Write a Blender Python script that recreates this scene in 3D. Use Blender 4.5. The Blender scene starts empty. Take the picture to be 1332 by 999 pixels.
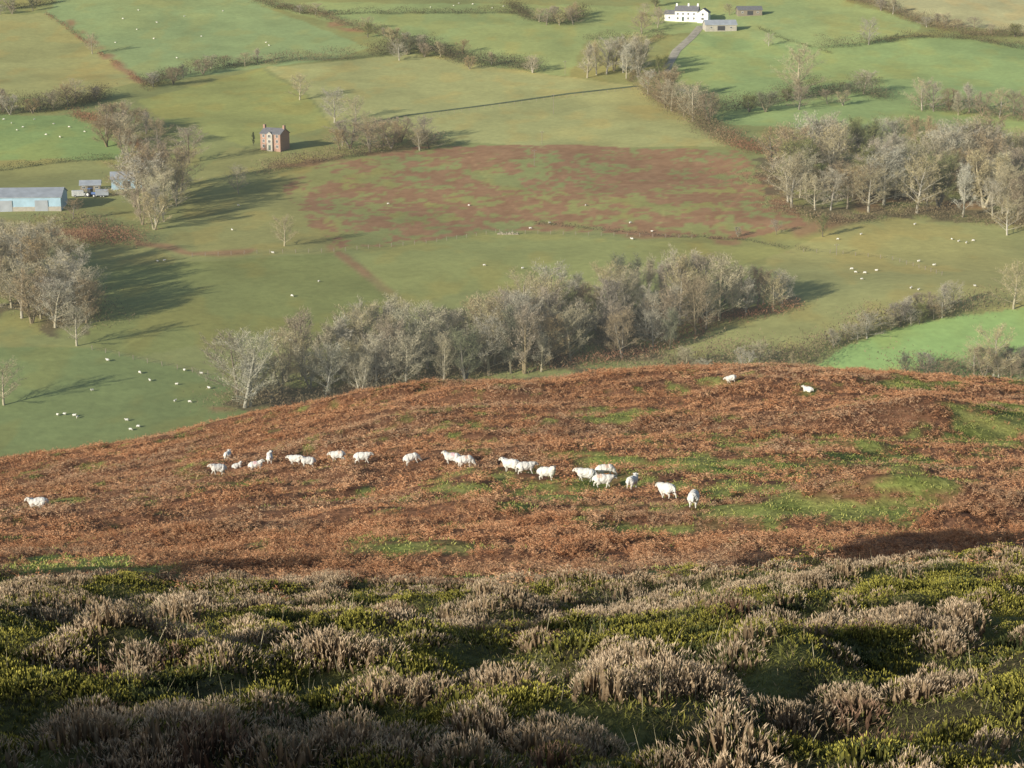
import bpy, bmesh, math, random
import numpy as np
from mathutils import Vector, Matrix
PI=math.pi
rng=np.random.default_rng(7); random.seed(7)
scene=bpy.context.scene; COL=scene.collection
F=2486.0; PT=math.radians(14); CS,SN=math.cos(PT),math.sin(PT)

# ---------------------------------------------------------------- noise
def _h(ix,iy,seed):
    n=(ix*374761393+iy*668265263+seed*1442695041)&0xffffffff
    n=((n^(n>>13))*1274126177)&0xffffffff
    n=n^(n>>16)
    return (n&0xffff)/65535.0
def vn(x,y,seed=0):
    x=np.asarray(x,float); y=np.asarray(y,float)
    fx=np.floor(x); fy=np.floor(y); ix=fx.astype(np.int64); iy=fy.astype(np.int64)
    a=x-fx; b=y-fy; a=a*a*(3-2*a); b=b*b*(3-2*b)
    return ((_h(ix,iy,seed)*(1-a)+_h(ix+1,iy,seed)*a)*(1-b)+(_h(ix,iy+1,seed)*(1-a)+_h(ix+1,iy+1,seed)*a)*b)
def fbm(x,y,seed=0,o=3):
    s=0;w=0;am=1.0
    for k in range(o):
        s=s+am*vn(x*2**k+17.3*k,y*2**k-9.1*k,seed+k); w+=am; am*=.5
    return s/w
def sst(a,b,x):
    t=np.clip((x-a)/(b-a),0,1); return t*t*(3-2*t)

# ---------------------------------------------------------------- terrain
def ty(y): return np.tan(PT+np.arctan((np.asarray(y,float)-499.5)/F))
CX=[-900,-300,0,100,200,300,400,500,600,700,800,900,1000,1100,1200,1332,1700,2300]
CY=[720,650,600,585,568,549,530,511,498,491,485,482,479,479,487,500,560,680]
BX=[-900,0,400,700,1000,1332,2000]; BY=[790,772,766,760,750,736,716]
YK=np.array([-90,-30,0,30,42,58,85,119,155,195,262,360,400,500,620,800,1000,1400,2200,3400.])
def terrain(X,Y,detail=True):
    X=np.asarray(X,float); Y=np.asarray(Y,float); sh=np.broadcast(X,Y).shape
    X=np.broadcast_to(X,sh).ravel(); Y=np.broadcast_to(Y,sh).ravel()
    px=666+2412*np.clip(X/np.maximum(Y,25),-.75,.75)
    yc=np.interp(px,CX,CY); yb=np.interp(px,BX,BY)
    N=len(X); Z=np.empty((N,len(YK)))
    Z[:,0]=30; Z[:,1]=7.6; Z[:,2]=-1.7
    Z[:,3]=-30*ty(yb); Z[:,4]=-42*(ty(yb)+.018)
    for k,(yy,s) in enumerate(((58,0),(85,.27),(119,.55),(155,.80),(195,1.))):
        Z[:,5+k]=-yy*ty((yb-14)*(1-s)+yc*s)
    Z[:,10]=Z[:,9]-27; Z[:,11]=-109.5
    for k,v in enumerate((-106.5,-97.4,-90,-74.5,-46,20,110,150)): Z[:,12+k]=v
    h=np.diff(YK); d=np.diff(Z,axis=1)/h
    m=np.zeros_like(Z); m[:,0]=d[:,0]; m[:,-1]=d[:,-1]
    w1=2*h[1:]+h[:-1]; w2=h[1:]+2*h[:-1]
    p=d[:,:-1]*d[:,1:]>0
    with np.errstate(divide='ignore',invalid='ignore'):
        hm=(w1+w2)/(w1/d[:,:-1]+w2/d[:,1:])
    m[:,1:-1]=np.where(p,hm,0)
    i=np.clip(np.searchsorted(YK,Y)-1,0,len(YK)-2); r=np.arange(N)
    hh=h[i]; t=np.clip((Y-YK[i])/hh,0,1)
    z=((1+2*t)*(1-t)**2)*Z[r,i]+(t*(1-t)**2)*hh*m[r,i]+(t*t*(3-2*t))*Z[r,i+1]+(t*t*(t-1))*hh*m[r,i+1]
    wn=1-sst(36,60,Y); wk=sst(36,70,Y)*(1-sst(240,340,Y)); wf=sst(300,420,Y)
    z=z+wn*(.68*(fbm(X/5.2,Y/3.4,3)-.5)+.42*(vn(X/1.0,Y/.85,9)-.5)+.14*(vn(X/.42,Y/.40,19)-.5))
    z=z+wk*(1.9*(fbm(X/13,Y/9,5)-.5)+.6*(vn(X/2.7,Y/2.2,6)-.5))*sst(45,75,Y)
    z=z+1.5*np.exp(-((X-17)/6)**2-((Y-82)/3.2)**2)+1.7*np.exp(-((X-33)/7)**2-((Y-147)/5)**2)
    z=z+wf*(7*(fbm(X/170,Y/130,11)-.5)+1.2*(vn(X/40,Y/34,12)-.5))
    z=z+5.5*np.exp(-((X-118)/55)**2-((Y-462)/42)**2)
    # unseen rises left and behind the viewer, added and shaped to cast shade
    z=z+(2.85+1.0*(vn(X/4.5,X*0+2,31)-.4))*np.exp(-((X+23)/15)**2-((Y+8)/6)**2)
    z=z+(8.2+1.8*(vn(X/3,Y/3,33)-.5))*np.exp(-((X+28.0)/6.5)**2-((Y-21)/5.0)**2)
    z=z+(5.6+1.6*(vn(X/3,Y/3,34)-.5))*np.exp(-((X+55)/7.0)**2-((Y-22)/6.0)**2)
    return z.reshape(sh)
def topx(X,Y,Z):
    fw=Y*CS-Z*SN; up=Y*SN+Z*CS
    return 666+F*X/fw, 499.5-F*up/fw
YG=np.concatenate([np.arange(335,1100,2.0),np.arange(1100,2600,10.)])
YN=np.arange(56,215,.35)
def hit(px,py,grid=None):
    grid=YG if grid is None else grid
    px=np.atleast_1d(np.asarray(px,float)); py=np.atleast_1d(np.asarray(py,float))
    out=np.zeros((len(px),3))
    for a in range(0,len(px),200):
        P=px[a:a+200]; Q=py[a:a+200]
        x=(P-666)/F; v=(499.5-Q)/F; u=x/(CS+v*SN); t=(SN-v*CS)/(CS+v*SN)
        X=u[:,None]*grid[None,:]; Y=np.broadcast_to(grid,X.shape)
        Z=terrain(X,Y); g=Z+t[:,None]*Y
        k=np.argmax(g>0,axis=1); k=np.where(g.max(axis=1)<=0,np.argmax(g,axis=1),k)
        r=np.arange(len(P)); k0=np.maximum(k-1,0)
        g0=g[r,k0]; g1=g[r,k]; f=np.where(g1!=g0,np.clip(-g0/(g1-g0+1e-9),0,1),1)
        yy=grid[k0]*(1-f)+grid[k]*f; xx=u*yy
        out[a:a+200,0]=xx; out[a:a+200,1]=yy; out[a:a+200,2]=terrain(xx,yy)
    return out

# ---------------------------------------------------------------- colour
def S(r,g,b,k=1.0):
    f=lambda c:((c/255+.055)/1.055)**2.4 if c>10 else c/255/12.92
    return np.array([f(r)*k,f(g)*k,f(b)*k])
def lerp(a,b,t): return a+(b-a)*t[...,None]
def soft(c,s=.8,g=(1.08,1,.97)):
    c=np.asarray(c); l=(c*np.array([.3,.55,.15])).sum(-1,keepdims=True)
    return (l+(c-l)*s)*np.array(g)

# ---------------------------------------------------------------- materials
HAZE_GLOW=(.025,.027,.027)   # distance haze imitated by a faint glow in the far materials
def mat_attr(name,rough=.9,noise=None,bump=None,objrand=0,attr='Col',haze_glow=0):
    m=bpy.data.materials.new(name); m.use_nodes=True; nt=m.node_tree; N=nt.nodes; L=nt.links
    b=N['Principled BSDF']; b.inputs['Roughness'].default_value=rough
    b.inputs['Specular IOR Level'].default_value=.12
    if haze_glow: b.inputs['Emission Color'].default_value=(*HAZE_GLOW,1); b.inputs['Emission Strength'].default_value=haze_glow
    a=N.new('ShaderNodeAttribute'); a.attribute_name=attr; out=a.outputs['Color']
    tc=N.new('ShaderNodeTexCoord')
    if noise:
        for sc,lo,hi in noise:
            n=N.new('ShaderNodeTexNoise'); n.inputs['Scale'].default_value=sc; n.inputs['Detail'].default_value=5
            L.new(tc.outputs['Object'],n.inputs['Vector'])
            r=N.new('ShaderNodeMapRange'); r.inputs[1].default_value=.3; r.inputs[2].default_value=.7
            r.inputs[3].default_value=lo; r.inputs[4].default_value=hi; L.new(n.outputs[0],r.inputs[0])
            mx=N.new('ShaderNodeVectorMath'); mx.operation='SCALE'; L.new(out,mx.inputs[0]); L.new(r.outputs[0],mx.inputs['Scale']); out=mx.outputs[0]
    if objrand:
        oi=N.new('ShaderNodeObjectInfo'); r=N.new('ShaderNodeMapRange'); r.inputs[3].default_value=1-objrand; r.inputs[4].default_value=1+objrand
        L.new(oi.outputs['Random'],r.inputs[0])
        mx=N.new('ShaderNodeVectorMath'); mx.operation='SCALE'; L.new(out,mx.inputs[0]); L.new(r.outputs[0],mx.inputs['Scale']); out=mx.outputs[0]
        hs=N.new('ShaderNodeHueSaturation'); mm=N.new('ShaderNodeMath'); mm.operation='MULTIPLY'; mm.inputs[1].default_value=7.31
        fr=N.new('ShaderNodeMath'); fr.operation='FRACT'; L.new(oi.outputs['Random'],mm.inputs[0]); L.new(mm.outputs[0],fr.inputs[0])
        r2=N.new('ShaderNodeMapRange'); r2.inputs[3].default_value=.6; r2.inputs[4].default_value=1.2; L.new(fr.outputs[0],r2.inputs[0]); L.new(r2.outputs[0],hs.inputs['Saturation'])
        L.new(out,hs.inputs['Color']); out=hs.outputs[0]
    L.new(out,b.inputs['Base Color'])
    if bump:
        n=N.new('ShaderNodeTexNoise'); n.inputs['Scale'].default_value=bump[0]; n.inputs['Detail'].default_value=6
        L.new(tc.outputs['Object'],n.inputs['Vector'])
        bp=N.new('ShaderNodeBump'); bp.inputs['Strength'].default_value=bump[1]; bp.inputs['Distance'].default_value=bump[2]
        L.new(n.outputs[0],bp.inputs['Height']); L.new(bp.outputs[0],b.inputs['Normal'])
    return m
def mat_plain(name,c,rough=.7,sc=2.0,lo=.8,hi=1.15,metal=0,haze_glow=1):
    m=bpy.data.materials.new(name); m.use_nodes=True; nt=m.node_tree; N=nt.nodes; L=nt.links
    b=N['Principled BSDF']; b.inputs['Roughness'].default_value=rough; b.inputs['Metallic'].default_value=metal
    b.inputs['Emission Color'].default_value=(*HAZE_GLOW,1); b.inputs['Emission Strength'].default_value=haze_glow
    tc=N.new('ShaderNodeTexCoord'); n=N.new('ShaderNodeTexNoise'); n.inputs['Scale'].default_value=sc; n.inputs['Detail'].default_value=5
    L.new(tc.outputs['Object'],n.inputs['Vector'])
    r=N.new('ShaderNodeMapRange'); r.inputs[1].default_value=.3; r.inputs[2].default_value=.7; r.inputs[3].default_value=lo; r.inputs[4].default_value=hi
    L.new(n.outputs[0],r.inputs[0])
    mx=N.new('ShaderNodeVectorMath'); mx.operation='SCALE'; mx.inputs[0].default_value=tuple(c); L.new(r.outputs[0],mx.inputs['Scale'])
    L.new(mx.outputs[0],b.inputs['Base Color']); return m
def mat_brick(name,c1,c2,cm):
    m=bpy.data.materials.new(name); m.use_nodes=True; nt=m.node_tree; N=nt.nodes; L=nt.links
    b=N['Principled BSDF']; b.inputs['Roughness'].default_value=.9
    b.inputs['Emission Color'].default_value=(*HAZE_GLOW,1); b.inputs['Emission Strength'].default_value=1
    tc=N.new('ShaderNodeTexCoord'); t=N.new('ShaderNodeTexBrick'); t.inputs['Scale'].default_value=3
    t.inputs['Color1'].default_value=(*c1,1); t.inputs['Color2'].default_value=(*c2,1); t.inputs['Mortar'].default_value=(*cm,1); t.inputs['Mortar Size'].default_value=.012
    mp=N.new('ShaderNodeMapping'); mp.inputs['Rotation'].default_value=(PI/2,0,0); L.new(tc.outputs['Object'],mp.inputs[0]); L.new(mp.outputs[0],t.inputs['Vector'])
    L.new(t.outputs[0],b.inputs['Base Color']); return m
M={}
M['heath']=mat_attr('heath_soil',.95,[(3,.7,1.3),(14,.7,1.3)],(25,.8,.04))
M['knoll']=mat_attr('knoll_turf',.95,[(.6,.75,1.25),(3,.7,1.3)],(4,.7,.1))
M['fields']=mat_attr('pasture',.95,[(.012,.93,1.07),(.06,.92,1.08),(.5,.92,1.08)],(.6,.25,.3),haze_glow=1)
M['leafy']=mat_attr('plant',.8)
M['twig']=mat_attr('twigs',.9,objrand=.14,haze_glow=1.1)
M['hedge']=mat_attr('hedge_twigs',.9,haze_glow=1.0)
M['fleece']=mat_attr('fleece',.95,[(9,.88,1.05)],(45,.7,.02))

# ---------------------------------------------------------------- mesh helpers
def tag(o,label=None,cat=None,group=None,kind=None):
    if label: o['label']=label
    if cat: o['category']=cat
    if group: o['group']=group
    if kind: o['kind']=kind
    return o
def set_col(me,C,name='Col'):
    C=np.asarray(C,dtype=np.float32)
    if C.shape[1]==3: C=np.concatenate([C,np.ones((len(C),1),np.float32)],1)
    a=me.color_attributes.new(name,'FLOAT_COLOR','POINT'); a.data.foreach_set('color',C.ravel())
def quads_mesh(name,V,Q,C=None,mat=None,smooth=False):
    me=bpy.data.meshes.new(name)
    me.vertices.add(len(V)); me.vertices.foreach_set('co',np.asarray(V,dtype=np.float32).ravel())
    n=len(Q); me.loops.add(4*n); me.loops.foreach_set('vertex_index',np.asarray(Q,dtype=np.int32).ravel())
    me.polygons.add(n); me.polygons.foreach_set('loop_start',np.arange(0,4*n,4,dtype=np.int32))
    if smooth: me.polygons.foreach_set('use_smooth',np.ones(n,dtype=bool))
    me.update(calc_edges=True)
    if C is not None: set_col(me,C)
    if mat: me.materials.append(mat)
    return me
def link(name,me,parent=None,loc=None):
    o=bpy.data.objects.new(name,me); COL.objects.link(o)
    if parent: o.parent=parent
    if loc is not None: o.location=loc
    return o
def empty(name,loc,rz=0):
    o=bpy.data.objects.new(name,None); COL.objects.link(o); o.location=loc; o.rotation_euler=(0,0,rz); o.empty_display_size=.2; return o
def norm(a): return a/np.maximum(np.linalg.norm(a,axis=1,keepdims=True),1e-9)
class Kites:
    def __init__(s): s.V=[];s.C=[]
    def add(s,P,D,W,cb,cm,ct,mid=.5,side=None):
        n=len(P); 
        if side is None: side=rng.normal(size=(n,3))
        sd=norm(np.cross(D,side))*np.reshape(W,(-1,1))*.5
        m=P+D*mid
        V=np.stack([P,m+sd,P+D,m-sd],1).reshape(-1,3)
        f=lambda c:np.broadcast_to(c,(n,3))
        C=np.stack([f(cb),f(cm),f(ct),f(cm)],1).reshape(-1,3)
        s.V.append(V.astype(np.float32)); s.C.append(C.astype(np.float32))
    def mesh(s,name,mat,origin=None):
        V=np.concatenate(s.V); C=np.concatenate(s.C)
        if origin is not None: V=V-np.asarray(origin)
        return quads_mesh(name,V,np.arange(len(V)).reshape(-1,4),C,mat)

# ---------------------------------------------------------------- masks
def inpoly(px,py,poly):
    r=np.zeros(px.shape,bool); n=len(poly)
    for i in range(n):
        x1,y1=poly[i]; x2,y2=poly[(i+1)%n]
        if y1==y2: continue
        c=((y1>py)!=(y2>py))&(px<(x2-x1)*(py-y1)/(y2-y1)+x1); r^=c
    return r
def dline(px,py,pts):
    d=np.full(px.shape,1e9)
    for (x1,y1),(x2,y2) in zip(pts[:-1],pts[1:]):
        dx,dy=x2-x1,y2-y1; t=np.clip(((px-x1)*dx+(py-y1)*dy)/(dx*dx+dy*dy),0,1)
        d=np.minimum(d,np.hypot(px-x1-t*dx,py-y1-t*dy))
    return d
FIELDS=[
 ([(-500,-300),(1900,-300),(1900,700),(-500,700)],(120,129,80)),
 ([(-500,15),(60,18),(185,105),(110,125),(-500,135)],(136,141,90)),
 ([(75,0),(70,-300),(330,-300),(330,2),(480,62),(440,76),(190,108),(60,18)],(120,141,94)),
 ([(-500,150),(90,150),(172,190),(150,206),(-500,222)],(108,133,80)),
 ([(-500,222),(150,206),(240,215),(300,330),(180,345),(0,320)],(120,127,80)),
 ([(180,130),(340,90),(400,125),(430,165),(320,190),(210,155)],(131,140,80)),
 ([(345,88),(540,70),(735,100),(830,112),(950,190),(700,192),(560,182),(430,160),(400,120)],(141,147,96)),
 ([(330,2),(860,8),(835,50),(762,52),(740,100),(600,80),(540,62),(450,35)],(124,142,90)),
 ([(690,-300),(1100,-300),(1100,2),(1200,32),(1190,45),(1060,62),(900,42),(830,50),(860,8)],(128,147,94)),
 ([(835,112),(862,80),(900,42),(1060,62),(1200,46),(1332,58),(1900,60),(1900,186),(1332,186),(1150,170),(950,162)],(122,146,92)),
 ([(1100,-5),(1100,-300),(1900,-300),(1900,50),(1332,42),(1230,34)],(152,154,114)),
 ([(300,190),(420,205),(390,235),(450,312),(430,330),(260,335),(230,250)],(126,130,80)),
 ([(460,330),(640,303),(1045,325),(960,345),(740,378),(600,380),(520,398)],(128,137,82)),
 ([(150,348),(430,330),(522,398),(470,430),(300,440),(150,470),(110,440)],(114,124,72)),
 ([(-500,450),(120,452),(290,492),(340,560),(340,700),(-500,700)],(106,123,76)),
 ([(1000,335),(1120,285),(1332,280),(1900,285),(1900,420),(1230,402),(1060,452),(900,500),(800,490),(960,400)],(132,138,88)),
 ([(1060,478),(1095,452),(1160,428),(1240,412),(1332,400),(1900,385),(1900,520),(1200,505)],(121,154,92)),
]
BRK=[(365,240),(400,220),(470,207),(540,192),(700,188),(960,196),(1000,235),(1050,292),(960,312),(780,302),(640,300),(520,320),(440,322),(400,290)]
STROKES=[([(90,28),(140,75),(185,108)],7),([(440,330),(480,360),(522,396)],7),([(10,300),(60,308),(120,300)],14),([(180,315),(250,330),(430,322)],5),
 ([(430,30),(500,52)],6),([(700,292),(860,308),(1050,325)],5),([(0,330),(90,345)],16),([(1120,265),(1332,262)],16),([(140,155),(200,215)],8),([(1000,230),(1040,300),(1110,280)],12),([(350,215),(420,210),(540,192)],5),([(280,525),(340,520),(480,505)],14),([(960,400),(1030,390)],12)]
WOODS=[[(285,525),(330,538),(440,528),(560,512),(700,500),(860,470),(945,415),(1030,405),(900,392),(820,400),(700,430),(560,440),(470,460),(380,480)],
 [(-60,325),(0,330),(60,345),(120,385),(115,445),(75,445),(30,420),(-60,410)],
 [(975,205),(1060,200),(1150,200),(1332,215),(1400,230),(1400,300),(1290,290),(1150,285),(1090,290),(1000,262)]]
KF=1.55
def field_colour(X,Y,Z):
    px,py=topx(X,Y,Z)
    jx=(vn(X/9,Y/9,41)-.5)*5; jy=(vn(X/9,Y/9,43)-.5)*3
    C=np.zeros(px.shape+(3,))
    for poly,c in FIELDS: C[inpoly(px+jx,py+jy,poly)]=soft(S(*c,k=KF),.90,(1.10,1.0,.88))
    n=fbm(X/60,Y/60,51); C=lerp(C,C*np.array([1.13,1.04,.97]),sst(.45,.75,n)); C=lerp(C,C*.87,sst(.5,.8,fbm(X/25,Y/25,57)))
    C=lerp(C,C*np.array([1.09,.99,.92]),sst(.5,.7,fbm(X/9,Y/16,58)))
    C=C*(.93+.14*fbm(X/3,Y/2.5,59,2))[...,None]
    red=lerp(np.broadcast_to(S(136,96,72,1.25),C.shape),np.broadcast_to(S(162,124,94,1.25),C.shape),fbm(X/2.5,Y/3,61,2))
    inb=inpoly(px+jx*1.5,py+jy,BRK)
    f1=fbm(X/26,Y/17,63,3); f2=fbm(X/5,Y/8,69,3); f3=vn(X/1.5,Y/2.4,72)
    nb=.5+(f1-.5)*.50+(f2-.5)*.66+(f3-.5)*.40+.11*(sst(480,830,px)-.30)-.10*np.exp(-((py-262-8*np.sin(px/60))/9)**2)*vn(X/22,Y/60,70)+.05*np.exp(-((py-203)/9)**2)
    C=lerp(C,red,inb*sst(.43,.56,nb)*.88)
    for pts,w in STROKES:
        d=dline(px+jx*1.5,py+jy*1.5,pts); C=lerp(C,red,(1-sst(w*.3,w*1.2,d))*sst(.3,.6,vn(X/7,Y/7,67))*.75)
    for w_ in WOODS:
        C=lerp(C,np.broadcast_to(S(110,98,74,1.05),C.shape),inpoly(px+jx*2,py+jy*3,w_)*sst(.25,.6,vn(X/6,Y/6,68))*.85)
    for pts in ([(600,192),(640,240),(700,300)],[(870,240),(862,285),(850,300)],[(980,235),(930,290)],[(700,380),(820,350),(1000,345)],[(1090,320),(1180,340),(1225,358)],[(30,470),(140,462),(200,430)]):
        d=dline(px,py,pts); C=lerp(C,C*1.14,1-sst(.6,2.0,d))
    return C

# sheep places first, so that plants leave room for them
FLK='flock of white sheep on the bracken knoll'
NEAR=[ # px,py,heading deg (0 = facing right, 180 left, 90 away), pose, scale, label
 (50,660,185,'lie',1.2,'white sheep resting alone in the bracken at the far left'),
 (296,599,80,'stand',.95,'white sheep seen from behind, upper one at the left end of the line'),
 (283,618,200,'walk',1.05,'white sheep walking downhill, lowest at the left end of the line'),
 (309,609,20,'lie',.72,'small sheep half hidden in bracken between two larger ones at left'),
 (334,613,10,'standmark',1.0,'white sheep facing right, right of the small half hidden one'),
 (351,602,95,'look',.95,'white sheep walking uphill away, just left of the tight pair'),
 (385,605,175,'walk',1.0,'left sheep of the tight pair near the left end'),
 (400,608,190,'stand',1.0,'right sheep of the tight pair near the left end'),
 (440,600,180,'walkmark',1.0,'white sheep walking left, first of the two single ones after the pair'),
 (472,603,0,'walk',1.05,'white sheep facing right, second of the two single ones after the pair'),
 (537,604,15,'graze',1.0,'white sheep grazing alone in the middle gap of the line'),
 (588,604,175,'standmark',1.05,'marked sheep on the left of the middle pair'),
 (606,608,5,'grazemark',1.05,'marked sheep on the right of the middle pair, head down'),
 (665,614,160,'stand',1.05,'white sheep with raised head left of the pair on the green strip'),
 (684,617,10,'walk',1.0,'white sheep on the right of the pair on the green strip'),
 (712,625,-20,'look',1.05,'white sheep standing alone between the pair and the group of three'),
 (762,627,170,'walk',1.05,'left sheep of the group of three'),
 (788,621,5,'grazemark',1.0,'sheep at the back right of the group of three'),
 (784,635,0,'walkmark',1.05,'nearest sheep of the group of three'),
 (822,636,60,'stand',.95,'white sheep turned uphill right of the group of three'),
 (868,649,130,'walk',1.05,'second sheep from the right end of the line'),
 (902,660,80,'graze',1.0,'lowest sheep at the right end of the line, seen from behind'),
 (952,498,185,'walk',.95,'white sheep on the skyline of the knoll'),
 (1051,510,150,'lie',.9,'sheep lying low in the bracken near the crest at right')]
NP=hit([a[0] for a in NEAR],[a[1] for a in NEAR],YN)
def near_sheep(X,Y):
    r=np.zeros(X.shape,bool)
    for p in NP: r|=(((X-p[0])/.8)**2+((Y-(p[1]-.4))/1.1)**2<1)
    return r

PATCH=[ # greener places in the bracken: cx,cy,rx,ry,strength
 (800,542,110,8,.36),(900,602,140,16,.38),(750,632,170,13,.46),(1060,662,150,12,.66),(1290,556,80,22,.64),(1180,500,80,7,.5),(1000,575,150,10,.32),
 (620,655,90,10,.3),(90,655,60,8,.22),(400,650,100,8,.18),(1310,530,60,8,.45),(840,690,100,9,.3),(560,715,90,10,.25),(1180,630,90,12,.45),(60,738,100,14,.65),(1100,600,140,10,.34),(960,640,90,14,.34),(700,590,90,8,.28)]
def green_mask(px,py,X,Y):
    g=np.zeros(px.shape)
    for cx,cy,rx,ry,s in PATCH:
        g=np.maximum(g,s*np.exp(-(((px-cx)/rx)**2+((py-cy)/ry)**2)))
    return g*1.05+.62*(fbm(X/4.5,Y/8,71,4)-.5)+1.1*(fbm(X/1.5,Y/2.6,75,3)-.5)-.05

# ---------------------------------------------------------------- ground sheet in three lengths
s_in=np.arange(-.46,.4601,.0015); s_out=np.array([.5,.55,.62,.7,.8,.95,1.15,1.4,1.8])
SC=np.concatenate([-s_out[::-1],s_in,s_out])
def ground(name,Yr,colfn,mat):
    Yr=np.asarray(Yr); Sg,Yg=np.meshgrid(SC,Yr); Xg=Sg*(np.abs(Yg)+60); Zg=terrain(Xg,Yg)
    C=colfn(Xg,Yg,Zg); nr,nc=Xg.shape; idx=np.arange(nr*nc).reshape(nr,nc)
    Q=np.stack([idx[:-1,:-1],idx[:-1,1:],idx[1:,1:],idx[1:,:-1]],-1).reshape(-1,4)
    me=quads_mesh(name,np.stack([Xg,Yg,Zg],-1).reshape(-1,3),Q,C.reshape(-1,3),mat,True)
    return tag(link(name,me),kind='structure')
def heath_col(X,Y,Z):
    a=np.broadcast_to(S(74,68,46),X.shape+(3,)); b=np.broadcast_to(S(98,98,56),X.shape+(3,))
    return lerp(a,b,sst(.4,.65,fbm(X/1.6,Y/1.4,21)))
def knoll_col(X,Y,Z):
    px,py=topx(X,Y,Z); g=green_mask(px,py,X,Y)
    a=np.broadcast_to(S(132,96,72,1.05),X.shape+(3,)); b=lerp(np.broadcast_to(S(124,134,68,1.15),X.shape+(3,)),np.broadcast_to(S(148,144,86,1.15),X.shape+(3,)),vn(X/1.5,Y/1.5,77))
    c=lerp(a,b,sst(.02,.42,g))
    return lerp(c,np.broadcast_to(S(100,112,64),c.shape),sst(215,260,Y))
rows1=np.concatenate([np.arange(-90,-24,3),np.arange(-24,4,.8),np.arange(4,42.01,.13)]); rows1[-1]=42
rows2=np.concatenate([np.arange(42,212,.55),np.linspace(212,356,40)])
yp=np.concatenate([np.arange(356,430,.9),np.arange(430,1060,1.8),np.linspace(1060,3400,60)])
ground('heath_slope',rows1,heath_col,M['heath'])
ground('bracken_knoll',rows2,knoll_col,M['knoll'])
ground('valley_hillside',yp,field_colour,M['fields'])

# ---------------------------------------------------------------- bracken
def bracken(name,n,y0,y1,nf,npair,label,Lf,fade=None):
    Y=np.sqrt(rng.uniform(y0**2,y1**2,n)); X=rng.uniform(-.34,.34,n)*(Y+12)
    Z=terrain(X,Y); px,py=topx(X,Y,Z); g=green_mask(px,py,X,Y)
    keep=(rng.uniform(0,1,n)>sst(-.02,.45,g)*.94)&(fbm(X/1.2,Y/1.5,81)>.24)&~near_sheep(X,Y)
    if fade is not None: keep&=rng.uniform(0,1,n)<fade(X,Y)
    X,Y,Z,g=X[keep],Y[keep],Z[keep],g[keep]; n=len(X)
    tone=vn(X/6,Y/8,83); r=rng.uniform(0,1,n)
    base=lerp(np.broadcast_to(S(164,114,80,1.27),(n,3)),np.broadcast_to(S(190,150,114,1.27),(n,3)),r)
    base=lerp(base,np.broadcast_to(S(166,144,118,1.25),(n,3)),.85*sst(.42,.8,tone)*rng.uniform(0,1,n))
    base=lerp(base,np.broadcast_to(S(126,88,66,1.08),(n,3)),(rng.uniform(0,1,n)<.16)*.8)
    base=base*(.80+.42*fbm(X/9,Y/12,87))[:,None]
    size=Lf*(.5+.95*vn(X/1.7,Y/1.9,85))*rng.uniform(.75,1.2,n)*(1-.35*sst(.1,.4,g))
    K=Kites()
    for f in range(nf):
        az=rng.uniform(0,2*PI,n); o=np.stack([np.cos(az),np.sin(az),0*az],1); L=size*rng.uniform(.7,1.15,n)
        rise=rng.uniform(1.0,1.7,n); dr=rng.uniform(.6,1.05,n); perp=np.stack([-np.sin(az),np.cos(az),0*az],1)
        P0=np.stack([X,Y,Z-.02],1)+o*rng.uniform(0,.12,n)[:,None]
        def pt(s): return P0+o*(L*s*.66)[:,None]+np.array([0,0,1])*(L*(rise*s-dr*s*s))[:,None]
        c=base*rng.uniform(.88,1.12,n)[:,None]
        for k in range(npair):
            s=.3+.62*(k+.5)/npair; p=pt(s); wl=L*.29*(1.15-s)
            tang=norm(pt(min(s+.1,1))-p)
            for sg in (-1,1):
                D=(perp*sg+tang*.4+np.array([0,0,-.1])+rng.normal(size=(n,3))*.55)*wl[:,None]
                K.add(p,D,wl*(.74/npair*2.0+.05),c*.88,c,c*1.08,.45)
        K.add(pt(.0),pt(.45)-pt(0),np.full(n,.03*Lf),c*.6,c*.7,c*.85)
        K.add(pt(.8),pt(1.1)-pt(.8),L*.07,c*.9,c,c*1.1)
    return tag(link(name,K.mesh(name,M['leafy'])),label,'bracken',kind='stuff')
bracken('bracken',15500,57,88,8,5,'rust brown dead bracken fronds covering the near face of the knoll',.34)
bracken('bracken',62000,88,208,5,3,'rust brown dead bracken spread over the rounded top of the knoll',.43)
bracken('bracken',3800,20,57,8,5,'low rusty bracken mixed into the heather along the brow',.24,lambda X,Y:sst(22,34,Y)*sst(.35,.5,fbm(X/3,Y/2.2,88)))
# grass tufts in the gaps
n=70000; Y=np.sqrt(rng.uniform(57**2,205**2,n)); X=rng.uniform(-.34,.34,n)*(Y+12); Z=terrain(X,Y); px,py=topx(X,Y,Z); g=green_mask(px,py,X,Y)
k=g>.02+.3*rng.uniform(0,1,n); X,Y,Z=X[k],Y[k],Z[k]; n=len(X); K=Kites()
for j in range(5):
    D=np.stack([rng.normal(0,.05,n),rng.normal(0,.05,n),rng.uniform(.05,.14,n)],1)
    c=lerp(np.broadcast_to(S(128,140,70,1.2),(n,3)),np.broadcast_to(S(172,164,102,1.2),(n,3)),rng.uniform(0,1,n)**1.3)
    K.add(np.stack([X+rng.normal(0,.14,n),Y+rng.normal(0,.14,n),Z-.01],1),D,np.full(n,.045),c*.7,c,c*1.1,.3)
tag(link('knoll_grass',K.mesh('knoll_grass',M['leafy'])),'short green grass growing in the gaps of the bracken','grass',kind='stuff')

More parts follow.
